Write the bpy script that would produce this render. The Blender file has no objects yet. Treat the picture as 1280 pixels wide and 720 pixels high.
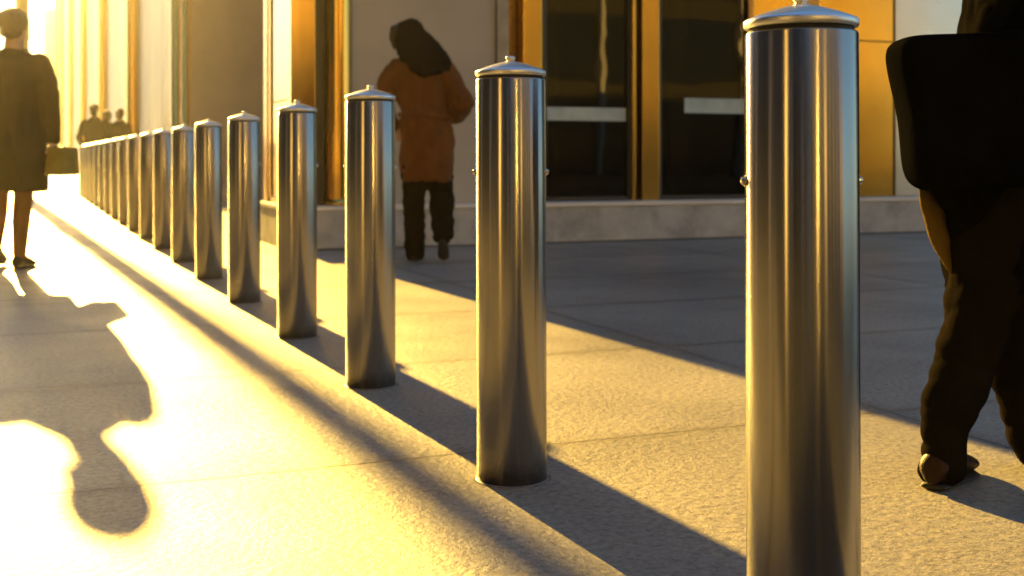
import bpy, bmesh, math, random
from mathutils import Vector, Matrix, noise
random.seed(7)
sc = bpy.context.scene
COL = sc.collection
R = math.radians
PI = math.pi

# ------------------------------------------------------------------ camera frame
# world: +y runs along the bollard row towards the sun, +x to its right; second bollard at the origin
HC = 0.75
HEAD = R(22.15)
S_, C_ = math.sin(HEAD), math.cos(HEAD)
CAMX, CAMY = -2.8 * S_, -2.8 * C_
def w2(X, Y):                      # metres right of / ahead of the camera -> world
    return Vector((CAMX + C_ * X + S_ * Y, CAMY - S_ * X + C_ * Y, 0))

# ------------------------------------------------------------------ materials
def nm(name):
    m = bpy.data.materials.new(name); m.use_nodes = True
    nt = m.node_tree
    return m, nt, nt.nodes, nt.links, nt.nodes['Principled BSDF']
def node(nt, t, **kw):
    n = nt.nodes.new(t)
    for k, v in kw.items(): setattr(n, k, v)
    return n
def math_n(nt, op, a, b=None, clamp=False):
    n = nt.nodes.new('ShaderNodeMath'); n.operation = op; n.use_clamp = clamp
    for i, v in enumerate((a, b)):
        if v is None: continue
        if isinstance(v, (int, float)): n.inputs[i].default_value = v
        else: nt.links.new(v, n.inputs[i])
    return n.outputs[0]
def ramp(nt, fac, stops):
    n = nt.nodes.new('ShaderNodeValToRGB')
    cr = n.color_ramp
    while len(cr.elements) < len(stops): cr.elements.new(0.5)
    for e, (p, c) in zip(cr.elements, stops):
        e.position = p; e.color = (*c, 1) if len(c) == 3 else c
    nt.links.new(fac, n.inputs[0])
    return n.outputs[0]
def noise_n(nt, vec, scale, detail=4, rough=0.55, dist=0.0):
    n = nt.nodes.new('ShaderNodeTexNoise')
    n.inputs['Scale'].default_value = scale; n.inputs['Detail'].default_value = detail
    n.inputs['Roughness'].default_value = rough; n.inputs['Distortion'].default_value = dist
    if vec is not None: nt.links.new(vec, n.inputs['Vector'])
    return n.outputs['Fac']
def mixc(nt, fac, a, b, blend='MIX'):
    n = nt.nodes.new('ShaderNodeMix'); n.data_type = 'RGBA'; n.blend_type = blend
    for s, v in ((n.inputs[0], fac), (n.inputs[6], a), (n.inputs[7], b)):
        if isinstance(v, (int, float)): s.default_value = v
        elif isinstance(v, tuple): s.default_value = (*v, 1) if len(v) == 3 else v
        else: nt.links.new(v, s)
    return n.outputs[2]
def bump(nt, h, strength, dist, bsdf, normal=None):
    n = nt.nodes.new('ShaderNodeBump'); n.inputs['Strength'].default_value = strength
    n.inputs['Distance'].default_value = dist
    nt.links.new(h, n.inputs['Height'])
    if normal is not None: nt.links.new(normal, n.inputs['Normal'])
    if bsdf is not None: nt.links.new(n.outputs[0], bsdf.inputs['Normal'])
    return n.outputs[0]
def objco(nt, scale=None):
    tc = nt.nodes.new('ShaderNodeTexCoord')
    if scale is None: return tc.outputs['Object']
    mp = nt.nodes.new('ShaderNodeMapping'); mp.inputs['Scale'].default_value = scale
    nt.links.new(tc.outputs['Object'], mp.inputs['Vector'])
    return mp.outputs[0]

def simple(name, col, rough=0.6, metal=0.0, var=0.12, nscale=6.0, bstr=0.0, bscale=60.0, spec=0.5, sheen=0.0, stretch=None):
    m, nt, N, L, b = nm(name)
    co = objco(nt, stretch)
    f = noise_n(nt, co, nscale, 5)
    lo = tuple(c * (1 - var * 1.6) for c in col); hi = tuple(min(1, c * (1 + var * 1.6)) for c in col)
    L.new(ramp(nt, f, [(0.3, lo), (0.7, hi)]), b.inputs['Base Color'])
    b.inputs['Roughness'].default_value = rough; b.inputs['Metallic'].default_value = metal
    b.inputs['Specular IOR Level'].default_value = spec
    if sheen: b.inputs['Sheen Weight'].default_value = sheen
    if bstr:
        bump(nt, noise_n(nt, co, bscale, 4), bstr, 0.01, b)
    return m

def concrete_ground():
    m, nt, N, L, b = nm('concrete_paving')
    co = objco(nt)
    sep = node(nt, 'ShaderNodeSeparateXYZ'); L.new(co, sep.inputs[0])
    x, y = sep.outputs[0], sep.outputs[1]
    wob = noise_n(nt, co, 1.3, 3)
    wob = math_n(nt, 'MULTIPLY', math_n(nt, 'SUBTRACT', wob, 0.5), 0.02)
    # joints across the row every 1.29 m, joints along it every 2.4 m
    def joint(c, off, per, half):
        v = math_n(nt, 'ADD', c, wob)
        v = math_n(nt, 'DIVIDE', math_n(nt, 'SUBTRACT', v, off), per)
        fr = math_n(nt, 'FRACT', v)
        d = math_n(nt, 'MULTIPLY', math_n(nt, 'ABSOLUTE', math_n(nt, 'SUBTRACT', fr, 0.5)), per)
        e = math_n(nt, 'SUBTRACT', per * 0.5, d)           # distance to the joint
        return e, half
    ex, hx = joint(x, 1.30, 2.6, 0.006)
    ey, hy = joint(y, 0.26, 1.31, 0.006)
    e = math_n(nt, 'MINIMUM', ex, ey)
    mr = node(nt, 'ShaderNodeMapRange', interpolation_type='SMOOTHSTEP')
    mr.inputs['From Min'].default_value = 0.001; mr.inputs['From Max'].default_value = 0.006
    L.new(e, mr.inputs['Value'])
    jm = mr.outputs[0]                                      # 0 in the joint, 1 on the slab
    edge = node(nt, 'ShaderNodeMapRange', interpolation_type='SMOOTHSTEP')
    edge.inputs['From Min'].default_value = 0.0; edge.inputs['From Max'].default_value = 0.07
    L.new(math_n(nt, 'ADD', e, math_n(nt, 'MULTIPLY', math_n(nt, 'SUBTRACT', noise_n(nt, co, 9, 4), 0.5), 0.06)), edge.inputs['Value'])
    # slab tint
    cell = node(nt, 'ShaderNodeCombineXYZ')
    L.new(math_n(nt, 'FLOOR', math_n(nt, 'DIVIDE', math_n(nt, 'SUBTRACT', x, -0.345), 2.6)), cell.inputs[0])
    L.new(math_n(nt, 'FLOOR', math_n(nt, 'DIVIDE', math_n(nt, 'SUBTRACT', y, 0.26), 1.31)), cell.inputs[1])
    wn = node(nt, 'ShaderNodeTexWhiteNoise'); L.new(cell.outputs[0], wn.inputs['Vector'])
    big = noise_n(nt, co, 0.9, 6, 0.65)
    base = ramp(nt, big, [(0.25, (0.20, 0.188, 0.168)), (0.5, (0.30, 0.285, 0.255)), (0.8, (0.37, 0.35, 0.315))])
    tint = ramp(nt, wn.outputs['Value'], [(0.0, (0.86, 0.86, 0.87)), (1.0, (1.06, 1.05, 1.03))])
    c = mixc(nt, 1.0, base, tint, 'MULTIPLY')
    grain = noise_n(nt, co, 55, 5, 0.72)
    c = mixc(nt, 0.75, c, ramp(nt, grain, [(0.32, (0.30, 0.28, 0.24)), (0.50, (0.95, 0.95, 0.95)), (0.68, (1.4, 1.38, 1.32))]), 'MULTIPLY')
    spot = node(nt, 'ShaderNodeTexVoronoi'); spot.inputs['Scale'].default_value = 3.4; L.new(co, spot.inputs['Vector'])
    gum = ramp(nt, math_n(nt, 'ADD', spot.outputs['Distance'], math_n(nt, 'MULTIPLY', noise_n(nt, co, 40, 2), 0.06)),
               [(0.055, (0.45, 0.44, 0.42)), (0.09, (1, 1, 1))])
    c = mixc(nt, 0.7, c, gum, 'MULTIPLY')
    c = mixc(nt, edge.outputs[0], mixc(nt, 1.0, c, (0.78, 0.76, 0.73), 'MULTIPLY'), c)
    c = mixc(nt, jm, (0.13, 0.125, 0.11), c)
    L.new(c, b.inputs['Base Color'])
    b.inputs['Specular IOR Level'].default_value = 0.38
    rr = ramp(nt, noise_n(nt, co, 2.2, 5), [(0.3, (0.39,) * 3), (0.75, (0.54,) * 3)])
    L.new(rr, b.inputs['Roughness'])
    n1 = bump(nt, noise_n(nt, co, 110, 5, 0.75), 0.55, 0.005, None)
    n2 = bump(nt, noise_n(nt, co, 38, 4, 0.6), 0.4, 0.009, None, n1)
    bump(nt, jm, 1.0, 0.012, b, n2)
    return m

def steel(name, aniso=1.0, rough=0.23, col=(0.39, 0.365, 0.325)):
    m, nt, N, L, b = nm(name)
    b.inputs['Metallic'].default_value = 1
    fine = noise_n(nt, objco(nt, (6, 6, 260)), 3.0, 3)
    big = noise_n(nt, objco(nt, (3, 3, 1.2)), 2.0, 5)
    cc_ = ramp(nt, big, [(0.3, tuple(c * 0.9 for c in col)), (0.7, tuple(c * 1.05 for c in col))])
    sp_ = node(nt, 'ShaderNodeSeparateXYZ'); L.new(objco(nt), sp_.inputs[0])
    dz = math_n(nt, 'ADD', sp_.outputs[2], math_n(nt, 'MULTIPLY', noise_n(nt, objco(nt), 28, 5, 0.7), 0.09))
    dirt = ramp(nt, dz, [(0.055, (1, 1, 1)), (0.105, (0, 0, 0))])
    cc_ = mixc(nt, math_n(nt, 'MULTIPLY', dirt, 0.75), cc_, (0.07, 0.055, 0.04))
    L.new(cc_, b.inputs['Base Color'])
    r = math_n(nt, 'ADD', rough - 0.015, math_n(nt, 'MULTIPLY', fine, 0.03))
    smear = ramp(nt, noise_n(nt, objco(nt, (9, 9, 5)), 2.2, 5, 0.65), [(0.52, (0, 0, 0)), (0.78, (0.04,) * 3)])
    r = math_n(nt, 'ADD', r, smear)
    L.new(r, b.inputs['Roughness'])
    b.inputs['Anisotropic'].default_value = aniso
    if aniso:
        tg = node(nt, 'ShaderNodeTangent'); tg.direction_type = 'RADIAL'; tg.axis = 'Z'
        L.new(tg.outputs[0], b.inputs['Tangent'])
        b.inputs['Anisotropic Rotation'].default_value = 0.25
    return m

def glass_pane(name='dark_glass', tint=(0.30, 0.34, 0.30)):
    m, nt, N, L, b = nm(name)
    N.remove(b)
    out = N['Material Output']
    tr = node(nt, 'ShaderNodeBsdfTransparent'); tr.inputs[0].default_value = (*tint, 1)
    gl = node(nt, 'ShaderNodeBsdfGlossy'); gl.inputs['Roughness'].default_value = 0.015
    gl.inputs[0].default_value = (0.9, 0.9, 0.9, 1)
    fr = node(nt, 'ShaderNodeFresnel'); fr.inputs[0].default_value = 1.45
    bn = node(nt, 'ShaderNodeBump'); bn.inputs['Strength'].default_value = 0.08; bn.inputs['Distance'].default_value = 0.02
    L.new(noise_n(nt, objco(nt), 1.6, 2), bn.inputs['Height'])
    L.new(bn.outputs[0], gl.inputs['Normal'])
    mx = node(nt, 'ShaderNodeMixShader')
    L.new(fr.outputs[0], mx.inputs[0]); L.new(tr.outputs[0], mx.inputs[1]); L.new(gl.outputs[0], mx.inputs[2])
    L.new(mx.outputs[0], out.inputs['Surface'])
    return m

def stone_plinth():
    m, nt, N, L, b = nm('plinth_stone')
    co = objco(nt)
    f = noise_n(nt, co, 3.0, 8, 0.68)
    c = ramp(nt, f, [(0.28, (0.22, 0.215, 0.205)), (0.5, (0.44, 0.43, 0.41)), (0.75, (0.54, 0.53, 0.50))])
    sep = node(nt, 'ShaderNodeSeparateXYZ'); L.new(co, sep.inputs[0])
    st = noise_n(nt, objco(nt, (1.6, 5, 2.4)), 1.6, 7, 0.72)
    c = mixc(nt, 0.6, c, ramp(nt, st, [(0.35, (0.68, 0.67, 0.65)), (0.55, (1, 1, 1))]), 'MULTIPLY')
    L.new(c, b.inputs['Base Color']); b.inputs['Roughness'].default_value = 0.7
    bump(nt, noise_n(nt, co, 35, 5), 0.3, 0.01, b)
    return m

def metal(name, col, rough, var=0.08, stretch=(8, 8, 0.4)):
    m, nt, N, L, b = nm(name)
    b.inputs['Metallic'].default_value = 1
    f = noise_n(nt, objco(nt, stretch), 2.0, 4)
    L.new(ramp(nt, f, [(0.3, tuple(c * (1 - var) for c in col)), (0.7, tuple(min(1, c * (1 + var)) for c in col))]), b.inputs['Base Color'])
    L.new(math_n(nt, 'ADD', rough - 0.03, math_n(nt, 'MULTIPLY', noise_n(nt, objco(nt), 5, 4), 0.06)), b.inputs['Roughness'])
    bump(nt, noise_n(nt, objco(nt, (1, 1, 0.6)), 1.3, 2), 0.12, 0.01, b)
    return m

def cloth(name, col, sheen=0.0, weave=420, rough=0.85):
    m, nt, N, L, b = nm(name)
    co = objco(nt)
    f = noise_n(nt, co, 7, 5)
    L.new(ramp(nt, f, [(0.3, tuple(c * 0.75 for c in col)), (0.7, tuple(c * 1.2 for c in col))]), b.inputs['Base Color'])
    b.inputs['Roughness'].default_value = rough
    b.inputs['Specular IOR Level'].default_value = 0.0
    if sheen: b.inputs['Sheen Weight'].default_value = sheen
    n1 = bump(nt, noise_n(nt, co, weave, 2), 0.25, 0.002, None)
    bump(nt, noise_n(nt, co, 14, 4), 0.3, 0.015, b, n1)
    return m

M = dict(
    ground=concrete_ground(),
    steel=steel('brushed_steel'),
    cap=steel('cap_steel', 0.0, 0.42, (0.78, 0.77, 0.75)),
    grout=simple('dirty_grout', (0.17, 0.155, 0.13), 0.9, 0, 0.35, 40, 0.6, 120),
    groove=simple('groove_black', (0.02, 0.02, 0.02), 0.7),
    bolt=metal('bolt_steel', (0.55, 0.53, 0.48), 0.25),
    plinth=stone_plinth(),
    panel=simple('taupe_panel', (0.40, 0.36, 0.30), 0.45, 0, 0.06, 1.4, 0.08, 30),
    gold=metal('polished_brass', (0.74, 0.45, 0.10), 0.16),
    bronze=metal('dark_bronze', (0.34, 0.20, 0.07), 0.28),
    goldpanel=metal('brass_panel', (0.42, 0.275, 0.06), 0.14, 0.05, (1, 1, 1)),
    steelpanel=metal('steel_panel', (0.40, 0.385, 0.38), 0.22, 0.05, (1, 1, 1)),
    dark=simple('dark_frame', (0.03, 0.027, 0.022), 0.45),
    grey=simple('grey_metal', (0.30, 0.29, 0.27), 0.4, 0.6),
    glass=glass_pane(),
    frost=simple('frosted_film', (0.42, 0.50, 0.48), 0.5),
    inside=simple('dark_interior', (0.015, 0.015, 0.013), 0.7),
    carpet=simple('dark_floor', (0.05, 0.06, 0.04), 0.7),
    roof=simple('roof_grey', (0.2, 0.2, 0.2), 0.8),
    cream=simple('cream_stone', (0.74, 0.68, 0.60), 0.7, 0, 0.08, 2.0, 0.1, 25),
    tan=simple('tan_stone', (0.22, 0.195, 0.16), 0.7, 0, 0.08, 2.0, 0.1, 25),
    brown=simple('brown_stone', (0.05, 0.042, 0.034), 0.7, 0, 0.1, 2.0, 0.1, 25),
    shopglass=simple('black_glass', (0.02, 0.022, 0.025), 0.06),
    post=simple('post_paint', (0.10, 0.085, 0.06), 0.45),
    lens=simple('lamp_glass', (0.7, 0.7, 0.68), 0.3),
    skin=simple('skin', (0.42, 0.24, 0.16), 0.5, 0, 0.06, 20, 0.1, 200),
    hair=simple('black_hair', (0.018, 0.014, 0.011), 0.5, 0, 0.3, 30, 0.5, 90, stretch=(6, 6, 0.7)),
    hairb=simple('brown_hair', (0.07, 0.04, 0.02), 0.45, 0, 0.3, 30, 0.5, 90, stretch=(6, 6, 0.7)),
    brownwool=cloth('brown_wool', (0.135, 0.048, 0.014), 0.1),
    scarf=cloth('black_scarf', (0.005, 0.005, 0.007)),
    blackcloth=cloth('black_cloth', (0.005, 0.0045, 0.004)),
    trouser=cloth('charcoal_trouser', (0.011, 0.009, 0.0065)),
    olivecloth=cloth('dark_coat', (0.03, 0.022, 0.012)),
    asphalt=simple('asphalt', (0.05, 0.05, 0.05), 0.8, 0, 0.15, 3, 0.3, 90),
    ochre=cloth('ochre_sunlit_hem', (0.13, 0.085, 0.02)),  # yellow of the sunlit jacket edges put into the colour
    leather=simple('black_leather', (0.012, 0.011, 0.010), 0.42, 0, 0.15, 12, 0.25, 140, 0.12),
    leatherb=simple('brown_leather', (0.030, 0.015, 0.008), 0.42, 0, 0.15, 12, 0.25, 140, 0.12),
    canvas=cloth('olive_canvas', (0.20, 0.16, 0.04)),
    nylon=cloth('black_nylon', (0.004, 0.004, 0.0045), 0.0, 300, 0.8),
)

# ------------------------------------------------------------------ mesh helpers
def link(name, me, mat, parent=None, loc=None, rotz=0.0):
    o = bpy.data.objects.new(name, me); COL.objects.link(o)
    if mat is not None: me.materials.append(mat)
    if parent is not None: o.parent = parent
    if loc is not None: o.location = loc
    o.rotation_euler.z = rotz
    return o
def obj(name, bm, mat, parent=None, loc=None, smooth=False, rotz=0.0, recalc=True):
    if recalc: bmesh.ops.recalc_face_normals(bm, faces=bm.faces)
    me = bpy.data.meshes.new(name); bm.to_mesh(me); bm.free()
    for p in me.polygons: p.use_smooth = smooth
    return link(name, me, mat, parent, loc, rotz)
def empty(name, loc=(0, 0, 0), rotz=0.0):
    o = bpy.data.objects.new(name, None); COL.objects.link(o)
    o.location = loc; o.rotation_euler.z = rotz; o.empty_display_size = 0.2
    return o
def tag(o, label=None, cat=None, group=None, kind=None):
    if label: o['label'] = label
    if cat: o['category'] = cat
    if group: o['group'] = group
    if kind: o['kind'] = kind
    return o
def box(bm, x0, x1, y0, y1, z0, z1, bev=0.0):
    r = bmesh.ops.create_cube(bm, size=1.0)
    vs = r['verts']
    bmesh.ops.scale(bm, vec=(x1 - x0, y1 - y0, z1 - z0), verts=vs)
    bmesh.ops.translate(bm, vec=((x0 + x1) / 2, (y0 + y1) / 2, (z0 + z1) / 2), verts=vs)
    if bev:
        es = list({e for v in vs for e in v.link_edges})
        bmesh.ops.bevel(bm, geom=es, offset=bev, segments=2, affect='EDGES', profile=0.6)
    return bm
def boxm(x0, x1, y0, y1, z0, z1, bev=0.0): return box(bmesh.new(), x0, x1, y0, y1, z0, z1, bev)
def lathe(bm, prof, seg=48, cx=0, cy=0):
    rings = []
    for r, z in prof:
        if r < 1e-6: rings.append([bm.verts.new((cx, cy, z))])
        else: rings.append([bm.verts.new((cx + r * math.cos(2 * PI * i / seg), cy + r * math.sin(2 * PI * i / seg), z)) for i in range(seg)])
    for a, b in zip(rings, rings[1:]):
        for i in range(seg):
            j = (i + 1) % seg
            if len(a) == 1 and len(b) == 1: continue
            if len(a) == 1: bm.faces.new((a[0], b[j], b[i]))
            elif len(b) == 1: bm.faces.new((a[i], a[j], b[0]))
            else: bm.faces.new((a[i], a[j], b[j], b[i]))
    return bm
def sweep(bm, pts, radii, seg=16, caps=True, flat=1.0, up=None):
    """tube through pts, rounded at both ends; radii per point (number or (ra, rb))"""
    P = [Vector(p) for p in pts]
    Rd = [(r, r * flat) if isinstance(r, (int, float)) else r for r in radii]
    # rounded ends
    if caps:
        d0 = (P[0] - P[1]).normalized(); d1 = (P[-1] - P[-2]).normalized()
        pre, post = [], []
        for a in (75, 45, 20):
            k, s = math.cos(R(a)), math.sin(R(a))
            rm = min(Rd[0]); pre.append((P[0] + d0 * rm * s, (Rd[0][0] * k, Rd[0][1] * k)))
            rm = min(Rd[-1]); post.insert(0, (P[-1] + d1 * rm * s, (Rd[-1][0] * k, Rd[-1][1] * k)))
        P = [p for p, _ in pre] + P + [p for p, _ in post]
        Rd = [r for _, r in pre] + Rd + [r for _, r in post]
    rings = []
    side = None
    for i, p in enumerate(P):
        t = (P[min(i + 1, len(P) - 1)] - P[max(i - 1, 0)]).normalized()
        if side is None:
            ref = Vector(up) if up else (Vector((1, 0, 0)) if abs(t.x) < 0.8 else Vector((0, 1, 0)))
            side = (ref - t * ref.dot(t)).normalized()
        else: side = (side - t * side.dot(t)).normalized()
        oth = t.cross(side)
        ra, rb = Rd[i]
        rings.append([bm.verts.new(p + side * (ra * math.cos(2 * PI * k / seg)) + oth * (rb * math.sin(2 * PI * k / seg))) for k in range(seg)])
    for a, b in zip(rings, rings[1:]):
        for k in range(seg):
            bm.faces.new((a[k], a[(k + 1) % seg], b[(k + 1) % seg], b[k]))
    bm.faces.new(list(reversed(rings[0]))); bm.faces.new(rings[-1])
    return bm
def loft(bm, rows, seg=24, p=2.0):
    """closed stack of (z, cx, cy, rx, ry)"""
    rings = []
    for z, cx, cy, rx, ry in rows:
        ring = []
        for k in range(seg):
            a = 2 * PI * k / seg
            c, s = math.cos(a), math.sin(a)
            ring.append(bm.verts.new((cx + rx * math.copysign(abs(c) ** (2 / p), c), cy + ry * math.copysign(abs(s) ** (2 / p), s), z)))
        rings.append(ring)
    for a, b in zip(rings, rings[1:]):
        for k in range(seg): bm.faces.new((a[k], a[(k + 1) % seg], b[(k + 1) % seg], b[k]))
    bm.faces.new(list(reversed(rings[0]))); bm.faces.new(rings[-1])
    return bm
def ell(bm, c, r, rot=None, seg=20):
    res = bmesh.ops.create_uvsphere(bm, u_segments=seg, v_segments=seg // 2 + 2, radius=1.0)
    mt = Matrix.Translation(Vector(c)) @ (rot.to_4x4() if rot else Matrix.Identity(4)) @ Matrix.Diagonal((*r, 1))
    bmesh.ops.transform(bm, matrix=mt, verts=res['verts'])
    return bm
def fuse(name, bm, voxel, mat, parent, smooth=4, folds=None, seed=0.0):
    """unite overlapping closed shapes into one continuous skin, then press folds into it"""
    bmesh.ops.recalc_face_normals(bm, faces=bm.faces)
    me = bpy.data.meshes.new(name + '_src'); bm.to_mesh(me); bm.free()
    t = bpy.data.objects.new('tmp', me); COL.objects.link(t)
    r = t.modifiers.new('r', 'REMESH'); r.mode = 'VOXEL'; r.voxel_size = voxel; r.use_smooth_shade = True
    s = t.modifiers.new('s', 'SMOOTH'); s.factor = 0.5; s.iterations = smooth
    dg = bpy.context.evaluated_depsgraph_get(); dg.update()
    m2 = bpy.data.meshes.new_from_object(t.evaluated_get(dg)); m2.name = name
    bpy.data.objects.remove(t); bpy.data.meshes.remove(me)
    if folds:
        nrm = [v.normal.copy() for v in m2.vertices]
        for v, n in zip(m2.vertices, nrm):
            d = 0.0
            for fx, fy, fz, amp in folds:
                q = Vector((v.co.x * fx + seed, v.co.y * fy, v.co.z * fz))
                d += (abs(noise.noise(q)) * 2 - 0.5) * amp
            v.co += n * d
    for p in m2.polygons: p.use_smooth = True
    m2.materials.clear()
    return link(name, m2, mat, parent)

# ------------------------------------------------------------------ ground
g = bmesh.new()
bmesh.ops.create_grid(g, x_segments=40, y_segments=40, size=600)
tag(obj('ground', g, M['ground']), 'pale concrete paving in large slabs, sunlit along the bollards', None, None, 'structure')

# ------------------------------------------------------------------ bollards
BH, BR = 0.95, 0.0815
def bollard():
    root = empty('bollard')
    b = bmesh.new()
    lathe(b, [(BR - 0.004, 0.0), (BR, 0.002), (BR, BH - 0.022), (BR - 0.002, BH - 0.019), (BR - 0.004, BH - 0.019)], 96)
    obj('post_body', b, M['steel'], root, smooth=True)
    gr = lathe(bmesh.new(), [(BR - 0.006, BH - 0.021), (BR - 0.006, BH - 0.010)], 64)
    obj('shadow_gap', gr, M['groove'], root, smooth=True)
    c = lathe(bmesh.new(), [(BR - 0.012, BH - 0.012), (BR - 0.001, BH - 0.0125), (BR + 0.001, BH - 0.010), (BR + 0.001, BH - 0.003), (BR - 0.001, BH + 0.0),
                            (BR * 0.86, BH + 0.0045), (BR * 0.66, BH + 0.0105), (BR * 0.42, BH + 0.0165), (0.022, BH + 0.0195), (0.014, BH + 0.021), (0, BH + 0.0215)], 96)
    cap = obj('cap', c, M['cap'], root, smooth=True)
    f = lathe(bmesh.new(), [(0.016, BH + 0.020), (0.012, BH + 0.0225), (0.0085, BH + 0.0235), (0.0085, BH + 0.0255), (0.0112, BH + 0.0275), (0.0112, BH + 0.0315), (0.008, BH + 0.0345), (0, BH + 0.0355)], 24)
    obj('finial', f, M['cap'], cap, smooth=True)
    for sgn in (-1, 1):
        # side screws sit across the line of sight, on the left and right flanks
        d = Vector((C_ * sgn, -S_ * sgn, 0))
        k = bmesh.new()
        p0 = d * (BR - 0.004) + Vector((0, 0, 0.715))
        sweep(k, [p0, p0 + d * 0.006], [0.0085, 0.0085], 16, caps=False)
        sweep(k, [p0 + d * 0.006, p0 + d * 0.009, p0 + d * 0.0115], [0.0065, 0.006, 0.0035], 12, caps=False)
        obj('bolt', k, M['bolt'], root, smooth=False)
    fl = lathe(bmesh.new(), [(BR, 0.0), (BR + 0.004, 0.0), (BR + 0.004, 0.002), (BR + 0.002, 0.003), (BR, 0.003)], 64)
    obj('base_ring', fl, M['grey'], root, smooth=True)
    gt = lathe(bmesh.new(), [(BR + 0.004, 0.0025), (BR + 0.007, 0.002), (BR + 0.010, 0.0005), (BR + 0.010, -0.002)], 64)
    obj('grout_ring', gt, M['grout'], root, smooth=True)
    return root
def kids(o): return [c for c in bpy.data.objects if c.parent == o]
def copy_tree(o, parent=None):
    c = o.copy(); COL.objects.link(c)
    if parent is not None: c.parent = parent
    for ch in kids(o): copy_tree(ch, c)
    return c
SP = [-1.13, 0.0, 1.23, 2.37, 3.66, 4.93, 6.22, 7.49] + [7.49 + 1.28 * k for k in range(1, 12)]
ORD = ['', '', '', 'fourth', 'fifth', 'sixth', 'seventh', 'eighth', 'ninth', 'tenth', 'eleventh', 'twelfth', 'thirteenth', 'fourteenth', 'fifteenth', 'sixteenth', 'seventeenth', 'eighteenth']
LB = {0: 'largest nearest steel bollard, its foot below the picture and side screws showing',
      1: 'second nearest steel bollard, its whole height and base ring in sharp view',
      2: 'third steel bollard from the camera, covering one side of the woman in the brown coat',
      18: 'last and smallest steel bollard at the sunny far end of the row'}
proto = bollard()
for i, s in enumerate(SP):
    o = proto if i == 0 else copy_tree(proto)
    o.location = (0.0, s, 0.0)
    lb = LB.get(i) or f'{ORD[i]} brushed steel bollard in the row, counted from the camera'
    tag(o, lb, 'bollard', 'brushed steel bollards in a row along the pavement')
    o.rotation_euler = (R(random.uniform(-0.3, 0.3)), R(random.uniform(-0.3, 0.3)), 0.0)

# ------------------------------------------------------------------ front building (right)
FB = empty('office_building', (1.0, 6.91, 0))
tag(FB, 'brass and dark glass office front on a stone plinth behind the brown coated woman', 'building')
OX, OY = 1.0, 6.91
def fb(name, x0, x1, y0, y1, z0, z1, mat, parent=None, bev=0.004, lab=None):
    o = obj(name, boxm(x0 - OX, x1 - OX, y0 - OY, y1 - OY, z0, z1, bev), M[mat], parent or FB)
    if lab: o['label'] = lab
    return o
XR = 30.0
HB = 12.0
p = bmesh.new()
box(p, -0.1, XR - OX, 0, 1.4, 0, 0.315, 0.006)
obj('plinth', p, M['plinth'], FB)
p = bmesh.new()
box(p, -0.106, XR - OX, -0.006, 0.02, 0.0, 0.012)
obj('plinth_joint', p, M['groove'], FB)
p = bmesh.new()
for k, (a, b_) in enumerate(((-0.1, 2.05), (2.056, 4.9), (4.906, 7.6), (7.606, 14.0), (14.006, XR - OX))):
    box(p, a - (0.012 if k == 0 else 0), b_, -0.014, 1.42, 0.317, 0.35, 0.004)
obj('plinth_coping', p, M['cream'], FB)
YF = 7.15                    # facade plane
fb('wall_panel', 1.47, 2.755, YF, YF + 0.10, 0.352, HB, 'panel')
fb('jamb', 2.76, 2.865, YF - 0.03, YF + 0.12, 0.352, HB, 'grey')
fb('reveal', 2.868, 2.99, YF + 0.10, YF + 0.2, 0.352, HB, 'bronze')
fb('pilaster', 3.0, 3.175, YF - 0.05, YF + 0.12, 0.352, HB, 'gold')
fb('mullion', 3.18, 3.235, YF - 0.02, YF + 0.12, 0.352, HB, 'dark')
fb('mullion', 4.055, 4.075, YF - 0.01, YF + 0.08, 0.352, HB, 'dark')
fb('mullion', 4.085, 4.118, YF - 0.03, YF + 0.10, 0.352, HB, 'gold')
fb('pilaster', 4.175, 4.35, YF - 0.05, YF + 0.12, 0.352, HB, 'gold')
fb('mullion', 4.354, 4.40, YF - 0.01, YF + 0.10, 0.352, HB, 'dark')
def window(x0, x1, strip=None):
    w = fb('window_frame', x0, x1, YF + 0.0, YF + 0.07, 0.352, 0.39, 'dark')
    fb('window_pane', x0 + 0.002, x1 - 0.002, YF + 0.03, YF + 0.042, 0.392, HB - 0.02, 'glass', w, 0)
    if strip:
        fb('frosted_strip', strip[0], strip[1], YF + 0.024, YF + 0.0275, strip[2], strip[3], 'frost', w, 0)
window(3.24, 4.05, (3.245, 4.045, 1.075, 1.195))
window(4.405, 5.33, (4.66, 5.325, 1.16, 1.30))
fb('mullion', 5.335, 5.39, YF - 0.02, YF + 0.10, 0.352, HB, 'bronze')
fb('brass_panel', 5.395, 5.95, YF, YF + 0.06, 0.352, 1.83, 'goldpanel')
fb('brass_panel', 5.395, 5.95, YF, YF + 0.06, 1.838, HB, 'goldpanel')
fb('pilaster', 5.955, 6.12, YF - 0.05, YF + 0.12, 0.352, HB, 'bronze')
fb('brass_panel', 6.125, 7.06, YF, YF + 0.06, 0.352, 1.90, 'goldpanel')
fb('brass_panel', 6.125, 7.06, YF, YF + 0.06, 1.908, HB, 'goldpanel')
fb('steel_panel', 7.065, 8.6, YF - 0.02, YF + 0.06, 0.352, HB, 'steelpanel')
fb('pilaster', 8.605, 8.8, YF - 0.05, YF + 0.12, 0.352, HB, 'gold')
window(8.81, 13.0)
for k_ in range(3):
    fb('pilaster', 13.02 + k_ * 5.6, 13.4 + k_ * 5.6, YF - 0.05, YF + 0.12, 0.352, HB, 'bronze')
    window(13.42 + k_ * 5.6, 18.6 + k_ * 5.6 - (0.2 if k_ == 2 else 0))
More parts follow.
